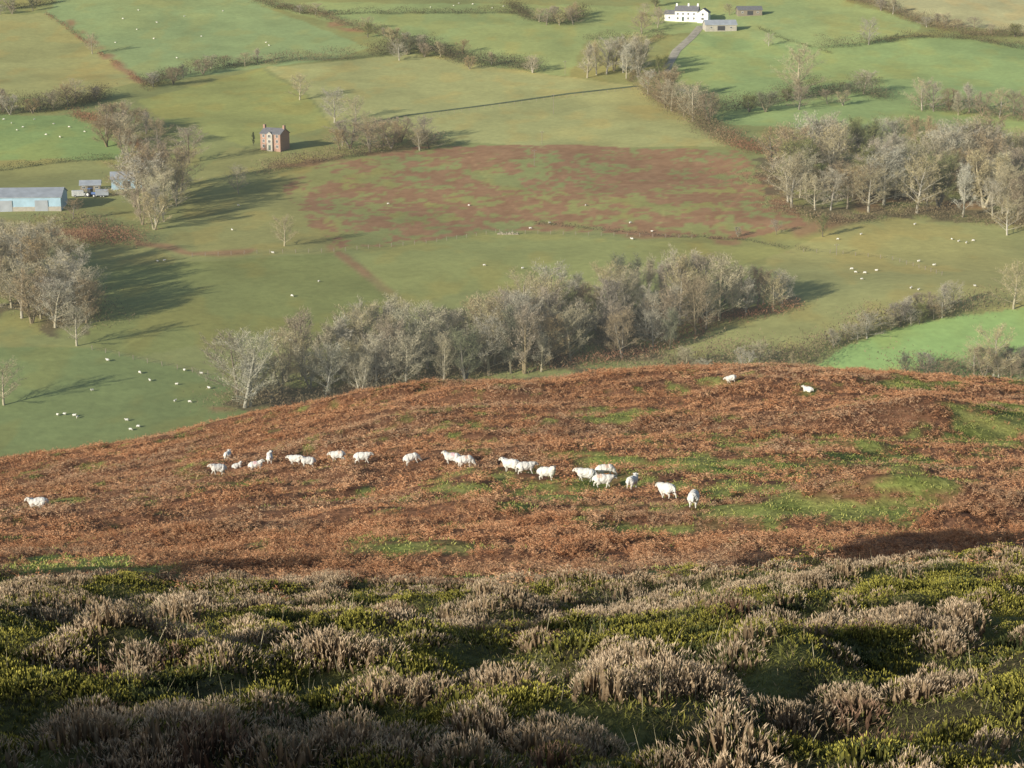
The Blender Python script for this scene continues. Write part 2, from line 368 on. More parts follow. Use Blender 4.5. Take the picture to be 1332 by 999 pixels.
# ---------------------------------------------------------------- heath plants
def spread(n,y0,y1):
    Y=y0+(y1-y0)*rng.uniform(0,1,n)**.8; X=rng.uniform(-1,1,n)*(.29*Y+2.6); return X,Y
def blades(name,n,y0,y1,label,cat,hl,wd,colf,keepf,lean=.45):
    X,Y=spread(n,y0,y1); k=rng.uniform(0,1,n)<keepf(X,Y); X,Y=X[k],Y[k]; n=len(X); Z=terrain(X,Y)
    L=rng.uniform(*hl,n)*(.7+.6*vn(X/.5,Y/.5,91)); D=np.stack([rng.normal(0,lean,n),rng.normal(0,lean,n),np.ones(n)],1); D=norm(D)*L[:,None]
    c=colf(X,Y,n)
    K=Kites(); K.add(np.stack([X,Y,Z-.01],1),D,rng.uniform(*wd,n)*(1+Y/25),c*.55,c,c*1.15,.4)
    return tag(link(name,K.mesh(name,M['leafy'])),label,cat,kind='stuff')
def ccol(X,Y,n):
    a=np.broadcast_to(S(122,122,62),(n,3)); b=np.broadcast_to(S(194,182,90),(n,3)); d=np.broadcast_to(S(88,90,52),(n,3)); e=np.broadcast_to(S(180,158,124),(n,3))
    c=lerp(a,b,sst(.42,.72,fbm(X/1.3,Y/1.1,93))*rng.uniform(.3,1,n)); c=lerp(c,d,sst(.48,.68,fbm(X/2.1,Y/1.6,95))*.75); c=lerp(c,e,(rng.uniform(0,1,n)<.16)*.8); return c*rng.uniform(.75,1.25,n)[:,None]
blades('moor_grass',620000,6,44,'short olive and straw coloured grass and moss between the heather','grass',(.025,.07),(.003,.0055),ccol,lambda X,Y:np.clip(18/Y,.5,1),.7)
blades('dry_grass',11000,9,44,'thin pale dry grass stalks rising among the heather','grass',(.12,.28),(.002,.0035),
   lambda X,Y,n:np.broadcast_to(S(204,192,154),(n,3))*rng.uniform(.7,1.2,n)[:,None],lambda X,Y:sst(.42,.62,fbm(X/2.5,Y/2,97)),.25)
def clumps(name,n,ns,label,cat,rr,hh,sl,sw,cb,cm,ct,cond,y0=6,y1=44,up=.6,core=12,jit=.3):
    X,Y=spread(n,y0,y1); k=cond(X,Y)>rng.uniform(0,1,n); X,Y=X[k],Y[k]; n=len(X)
    R=rng.uniform(*rr,n)*rng.uniform(.6,1.1,n); H=rng.uniform(*hh,n)*(R/rr[1])**.4*(1-.35*sst(22,34,Y)); tn=rng.uniform(.80,1.2,n); hu=rng.uniform(0,1,n)
    def dome(ns):
        cnt=np.maximum(8,(ns*(R/rr[1])**1.6*np.clip(16/Y,.5,1.3))).astype(int)
        i=np.repeat(np.arange(n),cnt); m=len(i); a=rng.uniform(0,2*PI,m); q=np.sqrt(rng.uniform(0,1,m))
        wob=1+.22*np.sin(2*a+i*1.7)+.14*np.sin(3*a+2.1*i)+.08*np.sin(5*a+i)
        ox=np.cos(a)*q*R[i]*wob; oy=np.sin(a)*q*R[i]*wob; bx=X[i]+ox; by=Y[i]+oy
        hz=H[i]*np.sqrt(np.maximum(1-q**2,.0))*(.8+.4*vn(bx/.06,by/.06,113))
        return i,m,ox,oy,bx,by,hz,q
    K=Kites()
    i,m,ox,oy,bx,by,hz,q=dome(ns); gz=terrain(X,Y)[i]*.35+terrain(bx,by)*.65
    N=np.stack([ox/R[i]*.8,oy/R[i]*.8,np.sqrt(np.maximum(1-q**2,.05))+up],1); N=norm(N+rng.normal(0,jit,(m,3)))
    L=rng.uniform(*sl,m)*(1+by/90)
    P=np.stack([bx,by,gz+hz*.85-.02],1)-N*L[:,None]*.3
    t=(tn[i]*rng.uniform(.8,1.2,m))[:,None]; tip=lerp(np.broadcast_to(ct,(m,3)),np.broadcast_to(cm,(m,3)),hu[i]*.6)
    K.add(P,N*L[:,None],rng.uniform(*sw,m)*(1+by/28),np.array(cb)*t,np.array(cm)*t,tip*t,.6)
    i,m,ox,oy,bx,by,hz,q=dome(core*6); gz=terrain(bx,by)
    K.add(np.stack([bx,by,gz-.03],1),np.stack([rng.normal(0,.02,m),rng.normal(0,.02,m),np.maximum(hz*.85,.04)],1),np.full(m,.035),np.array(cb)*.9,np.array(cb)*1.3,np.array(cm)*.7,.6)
    return tag(link(name,K.mesh(name,M['leafy'])),label,cat,kind='stuff')
hn=lambda X,Y:fbm(X/1.7,Y/1.1,101)
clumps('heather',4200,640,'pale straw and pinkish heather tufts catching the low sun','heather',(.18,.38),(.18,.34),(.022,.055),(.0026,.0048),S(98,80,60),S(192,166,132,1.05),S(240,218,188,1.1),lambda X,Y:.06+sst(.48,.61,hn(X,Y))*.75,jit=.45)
clumps('moss_cushion',7200,350,'olive and yellow green moss and bilberry cushions under the heather','moss',(.12,.36),(.07,.21),(.015,.034),(.0036,.0066),S(60,60,34),S(146,142,64),S(218,204,98),lambda X,Y:(1-sst(.48,.64,hn(X,Y))*.75)*(.2+.8*sst(.38,.52,fbm(X/1.8,Y/1.4,111))),jit=.45)
clumps('dark_cushion',1500,260,'dark green low bilberry cushions in the hollows of the slope','heath plant',(.14,.34),(.08,.18),(.02,.045),(.0036,.007),S(34,38,22),S(76,84,48),S(120,124,74),lambda X,Y:1-sst(.5,.7,fbm(X/2.4+9,Y/1.5,105)),jit=.45)
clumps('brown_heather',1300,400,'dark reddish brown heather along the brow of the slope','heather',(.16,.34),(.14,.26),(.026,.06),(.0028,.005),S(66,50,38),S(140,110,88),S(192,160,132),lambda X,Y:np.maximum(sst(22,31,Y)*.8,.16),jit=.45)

# ---------------------------------------------------------------- trees
def tube(V,Q,p,q,r0,r1,k=5):
    d=(q-p).normalized(); a=d.orthogonal().normalized(); b=d.cross(a); i0=len(V)
    for c,r in ((p,r0),(q,r1)):
        for j in range(k):
            t=2*PI*j/k; V.append(c+a*math.cos(t)*r+b*math.sin(t)*r)
    for j in range(k): Q.append((i0+j,i0+(j+1)%k,i0+k+(j+1)%k,i0+k+j))
def make_tree(seed,H=14,form='round',cols=None,dense=1.0):
    R=random.Random(seed); V=[];Q=[]; tw=[]
    def grow(p,d,L,r,lv,segs):
        pts=[p.copy()]
        for i in range(segs):
            jit=.05 if lv==0 else .1
            d=(d+Vector((R.gauss(0,jit),R.gauss(0,jit),R.gauss(.04 if lv else .03,.05)))).normalized()
            q=p+d*(L/segs); tp=.75 if lv else .7
            tube(V,Q,p,q,r*(1-tp*i/segs),r*(1-tp*(i+1)/segs),5 if lv<2 else 3)
            p=q; pts.append(p.copy())
        return pts,d
    up=Vector((0,0,1))
    ntr=1 if form!='multi' else R.choice([2,3])
    for tnk in range(ntr):
        d0=(up+Vector((R.gauss(0,.03),R.gauss(0,.03),0))) if ntr==1 else (up+Vector((math.cos(tnk*2.4)*.17,math.sin(tnk*2.4)*.17,0)))
        pts,_=grow(Vector((0,0,-.5)),d0.normalized(),H*.72,H*.018,0,6)
        nl={'round':22,'tall':22,'multi':13}[form]
        for i in range(nl):
            f=.18+.80*i/nl; k=min(int(f*6),5); t=f*6-k; p=pts[k].lerp(pts[k+1],t)
            a=i*2.4+R.uniform(-.5,.5); el=math.radians({'round':26,'tall':46,'multi':38}[form]+40*f+R.uniform(-12,12))
            d=Vector((math.cos(a)*math.cos(el),math.sin(a)*math.cos(el),math.sin(el)))
            L=H*({'round':.40,'tall':.30,'multi':.32}[form])*(1-.45*abs(f-.5)/.5)*R.uniform(.78,1.1)
            bp,bd=grow(p,d,L,H*.006*(1.15-f),1,4)
            for j in range(7):
                g=.2+.8*(j+1)/7; kk=min(int(g*4),3); pp=bp[kk].lerp(bp[kk+1],min(g*4-kk,1))
                dd=(bd+Vector((R.gauss(0,.7),R.gauss(0,.7),R.gauss(.22,.45)))).normalized()
                cp,cd=grow(pp,dd,L*.38*R.uniform(.6,1.1),H*.0022,2,2)
                for m in range(int(29*dense)):
                    q=cp[0].lerp(cp[2],R.random()*1.05)+Vector((R.gauss(0,.014),R.gauss(0,.014),R.gauss(0,.014)))*H
                    tw.append((q,(cd+Vector((R.gauss(0,.75),R.gauss(0,.75),R.gauss(.35,.5)))).normalized()*H*R.uniform(.02,.052)))
    P=np.array([list(a) for a,_ in tw]); D=np.array([list(b) for _,b in tw]); n=len(P)
    c0,c1,cT=cols
    c=lerp(np.broadcast_to(c0,(n,3)),np.broadcast_to(c1,(n,3)),rng.uniform(0,1,n)**1.3)*rng.uniform(.88,1.12,n)[:,None]
    K=Kites(); K.add(P,D,rng.uniform(.0021,.0041,n)*H,c*.9,c,c*1.05,.4)
    crown=K.mesh('crown',M['twig'])
    Vn=np.array([list(v) for v in V]); tr=quads_mesh('trunk',Vn,Q,np.broadcast_to(cT,Vn.shape),M['twig'],True)
    return tr,crown
GR=(S(130,122,98,1.5),S(166,156,126,1.5),S(152,144,122,1.25))
BR=(S(122,108,86,1.42),S(154,138,110,1.42),S(124,114,94,1.2))
PA=(S(142,138,114,1.45),S(172,166,140,1.45),S(160,154,132,1.2))
EV=(S(40,50,30),S(70,84,48),S(80,66,50))
IV=(S(98,102,70,1.2),S(134,134,92,1.2),S(110,104,86,1.1))
TREES={'grey':[make_tree(1,14,'round',GR),make_tree(2,14,'tall',GR),make_tree(3,14,'multi',GR),make_tree(4,14,'round',GR)],
 'brown':[make_tree(5,14,'round',BR),make_tree(6,14,'multi',BR,1.1)],
 'pale':[make_tree(7,14,'tall',PA),make_tree(8,14,'round',PA)],
 'ivy':[make_tree(9,14,'tall',IV,1.1),make_tree(12,14,'multi',IV,1.1)],
 'ever':[make_tree(10,14,'tall',EV,1.6)]}
tc=0
def tree(pos,hpx,kind,label,group=None,sx=1.0,name='bare_tree',cat='tree',var=None):
    global tc
    tr,cr=TREES[kind][(tc if var is None else var)%len(TREES[kind])]; tc+=1
    r=empty(name,pos,random.uniform(0,2*PI)); s=hpx/F*pos[1]/14/.95; r.scale=(s*sx,s*sx,s)
    link('trunk',tr,r); link('crown',cr,r); tag(r,label,cat,group); return r
def wood(poly,n,h,mix,label,group,mind=9,sx=1.25,name='woodland_tree'):
    xs=[p[0] for p in poly]; ys=[p[1] for p in poly]; got=[]; tries=0
    while len(got)<n and tries<9000:
        tries+=1; x=random.uniform(min(xs),max(xs)); y=random.uniform(min(ys),max(ys))
        if not inpoly(np.array([x]),np.array([y]),poly)[0]: continue
        if any((x-a)**2+((y-b)*2.2)**2<mind**2 for a,b in got): continue
        got.append((x,y))
    P=hit([g[0] for g in got],[g[1] for g in got])
    for p in P:
        kd=random.choices([m[0] for m in mix],[m[1] for m in mix])[0]
        word={'grey':'grey brown','brown':'dark brown','pale':'pale grey','ivy':'ivy green','ever':'dark evergreen'}[kd]
        tree(tuple(p),random.uniform(*h),kd,label.replace('KIND',word),word+' '+group,sx*random.uniform(.85,1.2),name)
MX=[('grey',6),('brown',2.6),('pale',1.2),('ivy',1.0)]
wood([(300,522),(330,530),(440,520),(560,506),(690,493),(700,462),(560,450),(470,470),(380,490)],47,(58,104),MX,'KIND bare tree in the lower left valley wood behind the knoll','trees of the lower left valley wood',15,1.3)
wood([(560,455),(700,470),(700,488),(860,466),(945,415),(900,392),(820,400),(740,415),(640,425)],50,(56,96),MX,'KIND bare tree in the upper right valley wood behind the knoll','trees of the upper right valley wood',15,1.3)
wood([(930,392),(1035,388),(1040,405),(945,415)],7,(44,62),[('grey',4),('brown',3)],'KIND bare tree at the far right end of the valley wood','trees at the far right end of the valley wood',12,1.4)
wood([(-30,325),(0,330),(60,345),(110,385),(115,440),(75,445),(30,420),(-30,410)],31,(54,84),[('grey',4),('brown',3),('ivy',1)],'KIND bare tree in the dark wood at the left edge','trees of the wood at the left edge',14,1.5)
wood([(170,262),(190,245),(238,245),(245,285),(200,300),(155,290)],14,(52,84),[('grey',5),('brown',2),('pale',1)],'KIND bare tree in the clump beside the blue barn','trees of the clump beside the barn',13,1.4)
wood([(985,225),(1060,208),(1150,208),(1332,225),(1360,235),(1360,295),(1290,288),(1150,275),(1090,288),(1010,265)],76,(48,84),MX,'KIND bare tree in the wood right of the red bracken field','trees of the wood on the right',13,1.45)
wood([(130,160),(180,165),(215,195),(190,215),(140,195)],12,(30,48),[('grey',4),('brown',3)],'KIND bare tree in the copse left of the red brick house','trees of the copse left of the brick house',13,1.7)
wood([(755,92),(835,88),(830,105),(760,104)],10,(44,60),[('grey',4),('pale',2)],'KIND bare tree in the clump below the farm lane','trees of the clump below the farm lane',10,1.3)
wood([(430,188),(500,178),(570,182),(560,196),(440,202)],12,(28,46),[('grey',4),('brown',4)],'KIND bare tree in the hedge line above the red bracken field','trees above the red bracken field',12,1.9)
wood([(845,112),(870,125),(930,155),(925,168),(880,150),(840,125)],11,(32,54),[('grey',5),('brown',3)],'KIND bare tree along the hedge right of the pale field','trees right of the pale field',12,1.7)
wood([(1170,486),(1240,478),(1332,474),(1350,474),(1350,500),(1180,500)],12,(28,50),[('grey',4),('brown',3),('ivy',2)],'KIND bare tree in the scrub below the bright green field','trees below the bright green field',15,1.9)
wood([(830,490),(940,474),(1050,474),(1060,488),(840,498)],7,(24,40),[('grey',4),('brown',4)],'KIND bare tree just behind the crest of the knoll','trees just behind the crest',18,1.9)
wood([(1190,140),(1332,150),(1350,152),(1350,160),(1190,146)],9,(28,46),[('grey',5),('brown',2)],'KIND bare tree in the high hedge at the right edge','trees in the high hedge at the right edge',14,1.6)
HB=[('brown',4),('grey',4),('ivy',1)]
wood([(188,114),(260,90),(338,80),(338,86),(262,98),(195,120)],8,(14,24),HB,'KIND little tree in the thick hedge below the top left pasture','little trees in the hedge below the top left pasture',14,2.2,'hedgerow_tree')
wood([(345,6),(400,14),(540,58),(530,66),(400,24)],7,(12,22),HB,'KIND little tree in the slanting hedge from the top edge','little trees in the slanting hedge',16,2.2,'hedgerow_tree')
wood([(490,68),(560,60),(700,88),(700,96),(600,90),(490,76)],10,(16,28),HB,'KIND little tree in the bushy hedge of the upper fields','little trees in the bushy upper hedge',14,2.2,'hedgerow_tree')
wood([(690,22),(760,14),(765,26),(740,36),(690,32)],7,(16,26),HB,'KIND little tree in the hedge corner left of the white farm','little trees left of the white farm',12,2.0,'hedgerow_tree')
wood([(1100,0),(1200,28),(1332,44),(1332,52),(1200,38)],9,(14,26),HB,'KIND little tree in the hedge below the tan field','little trees in the hedge below the tan field',16,2.2,'hedgerow_tree')
wood([(835,48),(868,30),(868,10),(850,6),(830,30)],6,(18,28),HB,'KIND tree close beside the white farmhouse','trees close beside the white farmhouse',8,1.6,'hedgerow_tree')
wood([(0,12),(80,2),(85,8),(0,22)],5,(12,22),HB,'KIND little tree in the hedge of the top left corner','little trees in the top left corner hedge',12,2.1,'hedgerow_tree')
wood([(0,145),(110,130),(130,126),(128,136),(0,154)],9,(18,36),HB,'KIND tree in the dark hedge above the bright left field','trees in the dark hedge above the bright left field',12,1.9,'hedgerow_tree')
wood([(945,146),(1060,124),(1150,120),(1150,132),(950,152)],9,(18,34),HB,'KIND tree in the hedge between the two right pastures','trees in the hedge between the right pastures',14,2.0,'hedgerow_tree')
wood([(1055,462),(1130,430),(1230,402),(1232,412),(1130,440)],14,(22,40),HB,'KIND tree in the hedge on the far side of the bright green field','trees in the hedge of the bright green field',12,2.0,'hedgerow_tree')
SING=[(5,527,68,'grey','lone bare tree at the left edge above the knoll'),(100,450,62,'grey','bare tree standing in front of the left wood'),
 (370,320,44,'grey','lone bare tree on the slope left of the red bracken field'),(330,190,20,'ever','small dark evergreen beside the red brick house'),
 (245,212,54,'brown','bare tree at the field corner left of the brick house'),(435,160,48,'grey','bare tree in the field above the brick house, nearest it'),
 (462,165,42,'grey','smaller bare tree in the field above the brick house'),(1040,124,68,'grey','tall spreading bare tree in the hedge of the right fields'),
 (985,400,56,'brown','bare tree on the right end of the valley wood'),(1018,400,46,'grey','rounded bare tree beyond the right end of the valley wood'),
 (1310,306,56,'grey','bare tree at the right edge above the sheep field'),(1318,402,66,'grey','bare tree at the right edge above the bright green field'),
 (1070,308,34,'ivy','low bushy tree at the lower corner of the right wood'),(1130,58,36,'grey','bare tree on the hedge below the top right field'),
 (318,530,116,'pale','large pale grey tree at the near left end of the valley wood'),(1240,400,38,'grey','bare tree in the hedge above the bright green field'),
 (95,285,30,'brown','dark bare tree below the farmyard'),(310,252,40,'grey','thin bare tree on the slope below the brick house'),
 (120,70,28,'grey','small bare tree on the brown hedge at top left'),(390,130,36,'grey','bare tree beside the field path at upper left'),
 (1010,305,22,'brown','low brown thorn tree at the right end of the bracken field'),(960,308,15,'brown','tiny thorn bush on the boundary below the bracken field'),
 (1000,60,18,'grey','small bare tree below the white farm'),(860,100,32,'ivy','greenish tree beside the farm lane'),
 (949,20,16,'brown','small tree between the white farmhouse and the brown shed'),(1292,492,78,'grey','large rounded tree overlapping the bright green field at right')]
P=hit([s[0] for s in SING],[s[1] for s in SING])
for p,s in zip(P,SING): tree(tuple(p),s[2],s[3],s[4],None,1.45 if s[0]!=330 else .7,'evergreen_tree' if s[3]=='ever' else 'bare_tree','tree',0 if s[3]=='grey' and s[2]>30 else (1 if s[3]=='pale' else None))

# ---------------------------------------------------------------- hedges
def resample(pts,step=3.0):
    o=[]
    for (x1,y1),(x2,y2) in zip(pts[:-1],pts[1:]):
        n=max(2,int(math.hypot(x2-x1,(y2-y1))/step))
        for i in range(n): o.append((x1+(x2-x1)*i/n,y1+(y2-y1)*i/n))
    o.append(pts[-1]); return o
def hedge(pts,h,w,label,tone='brown',dens=17,gap=.0):
    if 'understorey' not in label and h>1.5: h*=1.3; w*=1.2
    q=resample(pts); P=hit([a[0] for a in q],[a[1] for a in q]); seg=np.linalg.norm(np.diff(P[:,:2],axis=0),axis=1)
    cum=np.concatenate([[0],np.cumsum(seg)]); n=int(cum[-1]*dens*h*.8*max(1,w/4)); s=rng.uniform(0,cum[-1],n)
    sd=int(abs(pts[0][1]))
    if gap: s=s[vn(s/6,s*0,int(abs(pts[0][0]))+5)>gap]; n=len(s)
    x=np.interp(s,cum,P[:,0]); y=np.interp(s,cum,P[:,1])
    hv=h*(.25+.9*vn(s/3.5,s*0+3,sd+7)+.9*vn(s/12,s*0+3,sd+9)**2)
    x=x+rng.normal(0,w*.4,n)+1.2*(vn(s/9,s*0,sd+2)-.5); y=y+rng.normal(0,w*.4,n)+2*(vn(s/9,s*0,sd+4)-.5); z=terrain(x,y)+hv*rng.uniform(0,.85,n)
    D=np.stack([rng.normal(0,.5,n),rng.normal(0,.5,n),rng.uniform(.1,1,n)],1); D=norm(D)*rng.uniform(.4,.95,n)[:,None]
    a,b={'brown':(S(94,84,64,1.1),S(138,122,94,1.2)),'dark':(S(66,64,48),S(110,100,76,1.05)),'green':(S(76,82,54),S(120,118,78)),'red':(S(118,86,66,1.05),S(146,110,86,1.1))}[tone]
    c=lerp(np.broadcast_to(a,(n,3)),np.broadcast_to(b,(n,3)),rng.uniform(0,1,n))*(.7+.55*vn(s/6,s*0,sd))[:,None]
    K=Kites(); K.add(np.stack([x,y,z],1),D,rng.uniform(.09,.19,n),c*.8,c,c*1.1)
    o=tuple(P[0]); return tag(link('hedge',K.mesh('hedge',M['hedge'],o),None,o),label,'hedge')
hedge([(-60,20),(0,14),(40,10),(75,3)],3,3,'dark hedge across the top left corner','dark')
hedge([(60,18),(100,48),(145,80),(188,112)],1.5,2,'thin brown hedge running down between the two top left fields','red',12,.25)
hedge([(188,118),(215,102),(260,94),(338,82)],4,4,'thick brown hedge below the big top left pasture','dark')
hedge([(345,86),(375,78),(420,80),(462,76)],3.4,4,'brown hedge leading right to the bushy hedge','brown')
hedge([(330,2),(400,16),(450,34),(490,46),(540,62)],3.4,3.5,'long slanting hedge descending from the top edge','brown')
hedge([(345,8),(400,19),(540,18),(690,18)],2.4,2.4,'straight low hedge along the top of the middle fields','dark')
hedge([(485,74),(520,66),(560,64),(600,82),(650,86),(700,92)],5,6,'bushy dark hedge in the middle of the upper fields','dark')
hedge([(660,8),(690,26),(735,32),(765,18)],4,4,'dark bushy hedge corner left of the white farm','dark')
hedge([(-60,150),(0,148),(60,145),(110,135),(135,124)],5,6,'tall dark hedge above the bright left field','dark')
hedge([(95,150),(150,172),(180,195)],3.5,4,'reddish hedge right of the bright left field','red')
hedge([(-60,226),(0,222),(80,212),(150,207)],1.6,1.5,'low hedge below the bright left field','green')
hedge([(340,228),(380,215),(430,207),(500,196),(575,186)],3.2,4,'hedge running right from the red brick house','brown')
hedge([(835,114),(870,140),(910,166),(950,190)],4.5,6,'overgrown hedge descending right of the pale field','brown')
hedge([(935,146),(1000,136),(1060,124),(1110,120),(1152,130)],4.5,6,'overgrown hedge between the two right pastures','dark')
hedge([(1060,64),(1120,60),(1200,48),(1265,52),(1332,64),(1400,66)],3,3,'hedge across the right pastures','dark')
hedge([(1100,-4),(1150,12),(1200,32),(1260,46),(1332,48),(1400,50)],4,5,'hedge below the tan top right field','brown')
hedge([(1185,142),(1250,148),(1332,158),(1400,160)],4,4,'hedge at the right edge under the tall trees','brown')
hedge([(1150,170),(1240,180),(1332,192),(1400,194)],3.5,5,'hedge above the right wood','brown')
hedge([(950,188),(985,200),(1060,198),(1150,200)],4,6,'scrubby upper edge of the right wood','red')
hedge([(1040,462),(1080,448),(1130,428),(1200,408),(1250,402),(1300,398)],3,5,'tall hedge along the far side of the bright green field','brown')
hedge([(820,494),(900,480),(950,472),(1010,474),(1060,470)],4,7,'scrub bushes just behind the knoll crest','brown')
hedge([(1170,498),(1250,488),(1332,486),(1400,486)],3.6,7,'thick scrub below the bright green field','brown')
hedge([(690,291),(780,300),(860,308),(960,312),(1050,328)],1.1,1.2,'low dark field boundary under the red bracken field','dark',12,.2)
hedge([(0,320),(60,330),(130,312),(180,318)],3.5,7,'reddish brown scrub above the left wood','red')
hedge([(40,300),(100,296),(160,310)],3,5,'brown scrub below the barns','brown')
hedge([(290,530),(360,524),(460,516),(560,505)],2.2,8,'brown undergrowth at the foot of the valley wood','brown')
hedge([(400,490),(520,470),(640,450),(760,430),(880,405)],2.8,12,'brown understorey along the back of the valley wood','brown',13)
hedge([(460,505),(600,490),(720,470),(850,440)],2.6,12,'brown understorey in the middle of the valley wood','brown',13)
hedge([(700,478),(790,470),(860,455),(930,420),(1030,402)],2.2,5,'undergrowth at the right foot of the valley wood','red')
hedge([(-60,370),(0,375),(60,390),(110,420)],4,14,'brown understorey of the wood at the left edge','brown',13)
hedge([(1000,268),(1080,290),(1180,280),(1300,290),(1400,300)],2.4,6,'undergrowth along the lower edge of the right wood','brown')
hedge([(990,235),(1100,238),(1220,245),(1400,258)],3.4,16,'brown understorey in the middle of the right wood','brown',13)
hedge([(760,52),(830,50),(862,46)],2.4,2.4,'short hedge left of the farm lane','dark')
hedge([(985,38),(1020,52),(1080,70)],1.3,1.4,'thin hedge below the white farm','green',12,.2)
hedge([(820,108),(836,60),(862,48)],2,2,'hedge beside the clump and lane','brown')

# ---------------------------------------------------------------- paths
def strip(name,pts,w,c,off=.18):
    q=resample(pts,2.0); P=hit([a[0] for a in q],[a[1] for a in q]); d=np.gradient(P[:,:2],axis=0); d/=np.linalg.norm(d,axis=1,keepdims=True)+1e-9
    nrm=np.stack([-d[:,1],d[:,0]],1)*w/2; V=[]
    for i,p in enumerate(P):
        for k in range(5):
            xy=p[:2]+nrm[i]*(k-2)/2; V.append((xy[0],xy[1],float(terrain(xy[0],xy[1]))+off*(1-.5*(abs(k-2)==2))))
    Q=[(5*i+k,5*i+k+1,5*i+k+6,5*i+k+5) for i in range(len(P)-1) for k in range(4)]
    return tag(link(name,quads_mesh(name,np.array(V),Q,None,mat_plain(name,c,.95,.4,.7,1.25),True)),kind='structure')
strip('farm_lane',[(872,108),(866,90),(880,66),(900,48),(912,34)],4.0,S(160,152,134,1.2))
strip('field_path',[(480,160),(530,150),(640,136),(740,122),(830,112)],2.2,S(98,108,72))

# ---------------------------------------------------------------- box-built things
class MB:
    def __init__(s): s.V=[];s.F=[]
    def box(s,x0,x1,y0,y1,z0,z1):
        i=len(s.V); s.V+=[(x,y,z) for z in (z0,z1) for y in (y0,y1) for x in (x0,x1)]
        s.F+=[tuple(i+k for k in f) for f in ((0,2,3,1),(4,5,7,6),(0,1,5,4),(2,6,7,3),(0,4,6,2),(1,3,7,5))]; return s
    def prism(s,prof,x0,x1,axis='x'):
        i=len(s.V); n=len(prof)
        for x in (x0,x1):
            for a,b in prof: s.V.append((x,a,b) if axis=='x' else (a,x,b))
        s.F.append(tuple(i+k for k in range(n))[::-1]); s.F.append(tuple(i+n+k for k in range(n)))
        for k in range(n): s.F.append((i+k,i+(k+1)%n,i+n+(k+1)%n,i+n+k))
        return s
    def cyl(s,c,r,w,axis='y',k=14):
        i=len(s.V)
        for e in (-w/2,w/2):
            for j in range(k):
                a=2*PI*j/k
                p={'y':(c[0]+r*math.cos(a),c[1]+e,c[2]+r*math.sin(a)),'z':(c[0]+r*math.cos(a),c[1]+r*math.sin(a),c[2]+e)}[axis]; s.V.append(p)
        s.F.append(tuple(range(i,i+k))); s.F.append(tuple(range(i+k,i+2*k))[::-1])
        for j in range(k): s.F.append((i+j,i+k+j,i+k+(j+1)%k,i+(j+1)%k))
        return s
    def build(s,name,mat,parent=None):
        me=bpy.data.meshes.new(name); me.from_pydata(s.V,[],s.F); me.materials.append(mat); me.update()
        b=bmesh.new(); b.from_mesh(me); bmesh.ops.recalc_face_normals(b,faces=b.faces); b.to_mesh(me); b.free()
        return link(name,me,parent)
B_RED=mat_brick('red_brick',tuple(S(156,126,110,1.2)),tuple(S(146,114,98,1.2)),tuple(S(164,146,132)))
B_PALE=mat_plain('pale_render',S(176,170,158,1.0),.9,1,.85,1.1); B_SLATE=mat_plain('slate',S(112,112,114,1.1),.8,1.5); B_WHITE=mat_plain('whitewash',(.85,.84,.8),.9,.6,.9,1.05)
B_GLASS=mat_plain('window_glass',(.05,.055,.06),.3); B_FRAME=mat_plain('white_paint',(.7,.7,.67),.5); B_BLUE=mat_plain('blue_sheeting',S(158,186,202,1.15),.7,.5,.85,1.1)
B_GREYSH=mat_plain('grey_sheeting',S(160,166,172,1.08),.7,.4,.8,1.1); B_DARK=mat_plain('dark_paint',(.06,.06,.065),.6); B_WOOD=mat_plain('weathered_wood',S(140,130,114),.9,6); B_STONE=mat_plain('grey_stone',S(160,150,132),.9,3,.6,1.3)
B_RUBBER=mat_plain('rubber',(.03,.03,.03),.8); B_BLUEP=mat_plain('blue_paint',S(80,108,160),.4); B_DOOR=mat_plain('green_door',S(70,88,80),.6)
def window(root,x,z,w,h,yf,axis='x'):
    f=MB()
    if axis=='x':
        f.box(x-w/2,x+w/2,yf-.06,yf+.02,z,z+.1).box(x-w/2,x+w/2,yf-.06,yf+.02,z+h-.1,z+h).box(x-w/2,x-w/2+.1,yf-.06,yf+.02,z+.1,z+h-.1).box(x+w/2-.1,x+w/2,yf-.06,yf+.02,z+.1,z+h-.1).box(x-.03,x+.03,yf-.05,yf+.02,z+.1,z+h-.1)
        o=f.build('window',B_FRAME,root); MB().box(x-w/2+.1,x+w/2-.1,yf-.03,yf+.01,z+.1,z+h-.1).build('pane',B_GLASS,o)
    else:
        f.box(yf-.06,yf+.02,x-w/2,x+w/2,z,z+.1).box(yf-.06,yf+.02,x-w/2,x+w/2,z+h-.1,z+h).box(yf-.06,yf+.02,x-w/2,x-w/2+.1,z+.1,z+h-.1).box(yf-.06,yf+.02,x+w/2-.1,x+w/2,z+.1,z+h-.1)
        o=f.build('window',B_FRAME,root); MB().box(yf-.03,yf+.01,x-w/2+.1,x+w/2-.1,z+.1,z+h-.1).build('pane',B_GLASS,o)
def gable(root,x0,x1,y0,y1,h,rh,wm,rm,axis='x',base=-1.5,ov=.35):
    m=(y0+y1)/2 if axis=='x' else (x0+x1)/2
    if axis=='x':
        w=MB().prism([(y0,base),(y1,base),(y1,h),(m,h+rh),(y0,h)],x0,x1).build('wall',wm,root)
        a,b,c,d=y0,y1,x0-ov,x1+ov
    else:
        w=MB().prism([(x0,base),(x1,base),(x1,h),(m,h+rh),(x0,h)],y0,y1,'y').build('wall',wm,root)
        a,b,c,d=x0,x1,y0-ov,y1+ov
    sl=rh/((b-a)/2); e=ov*.8
    r=MB().prism([(a-e,h-e*sl+.03),(m,h+rh+.03),(b+e,h-e*sl+.03),(b+e,h-e*sl+.2),(m,h+rh+.22),(a-e,h-e*sl+.2)],c,d,axis).build('roof',rm,root)
    return w,r
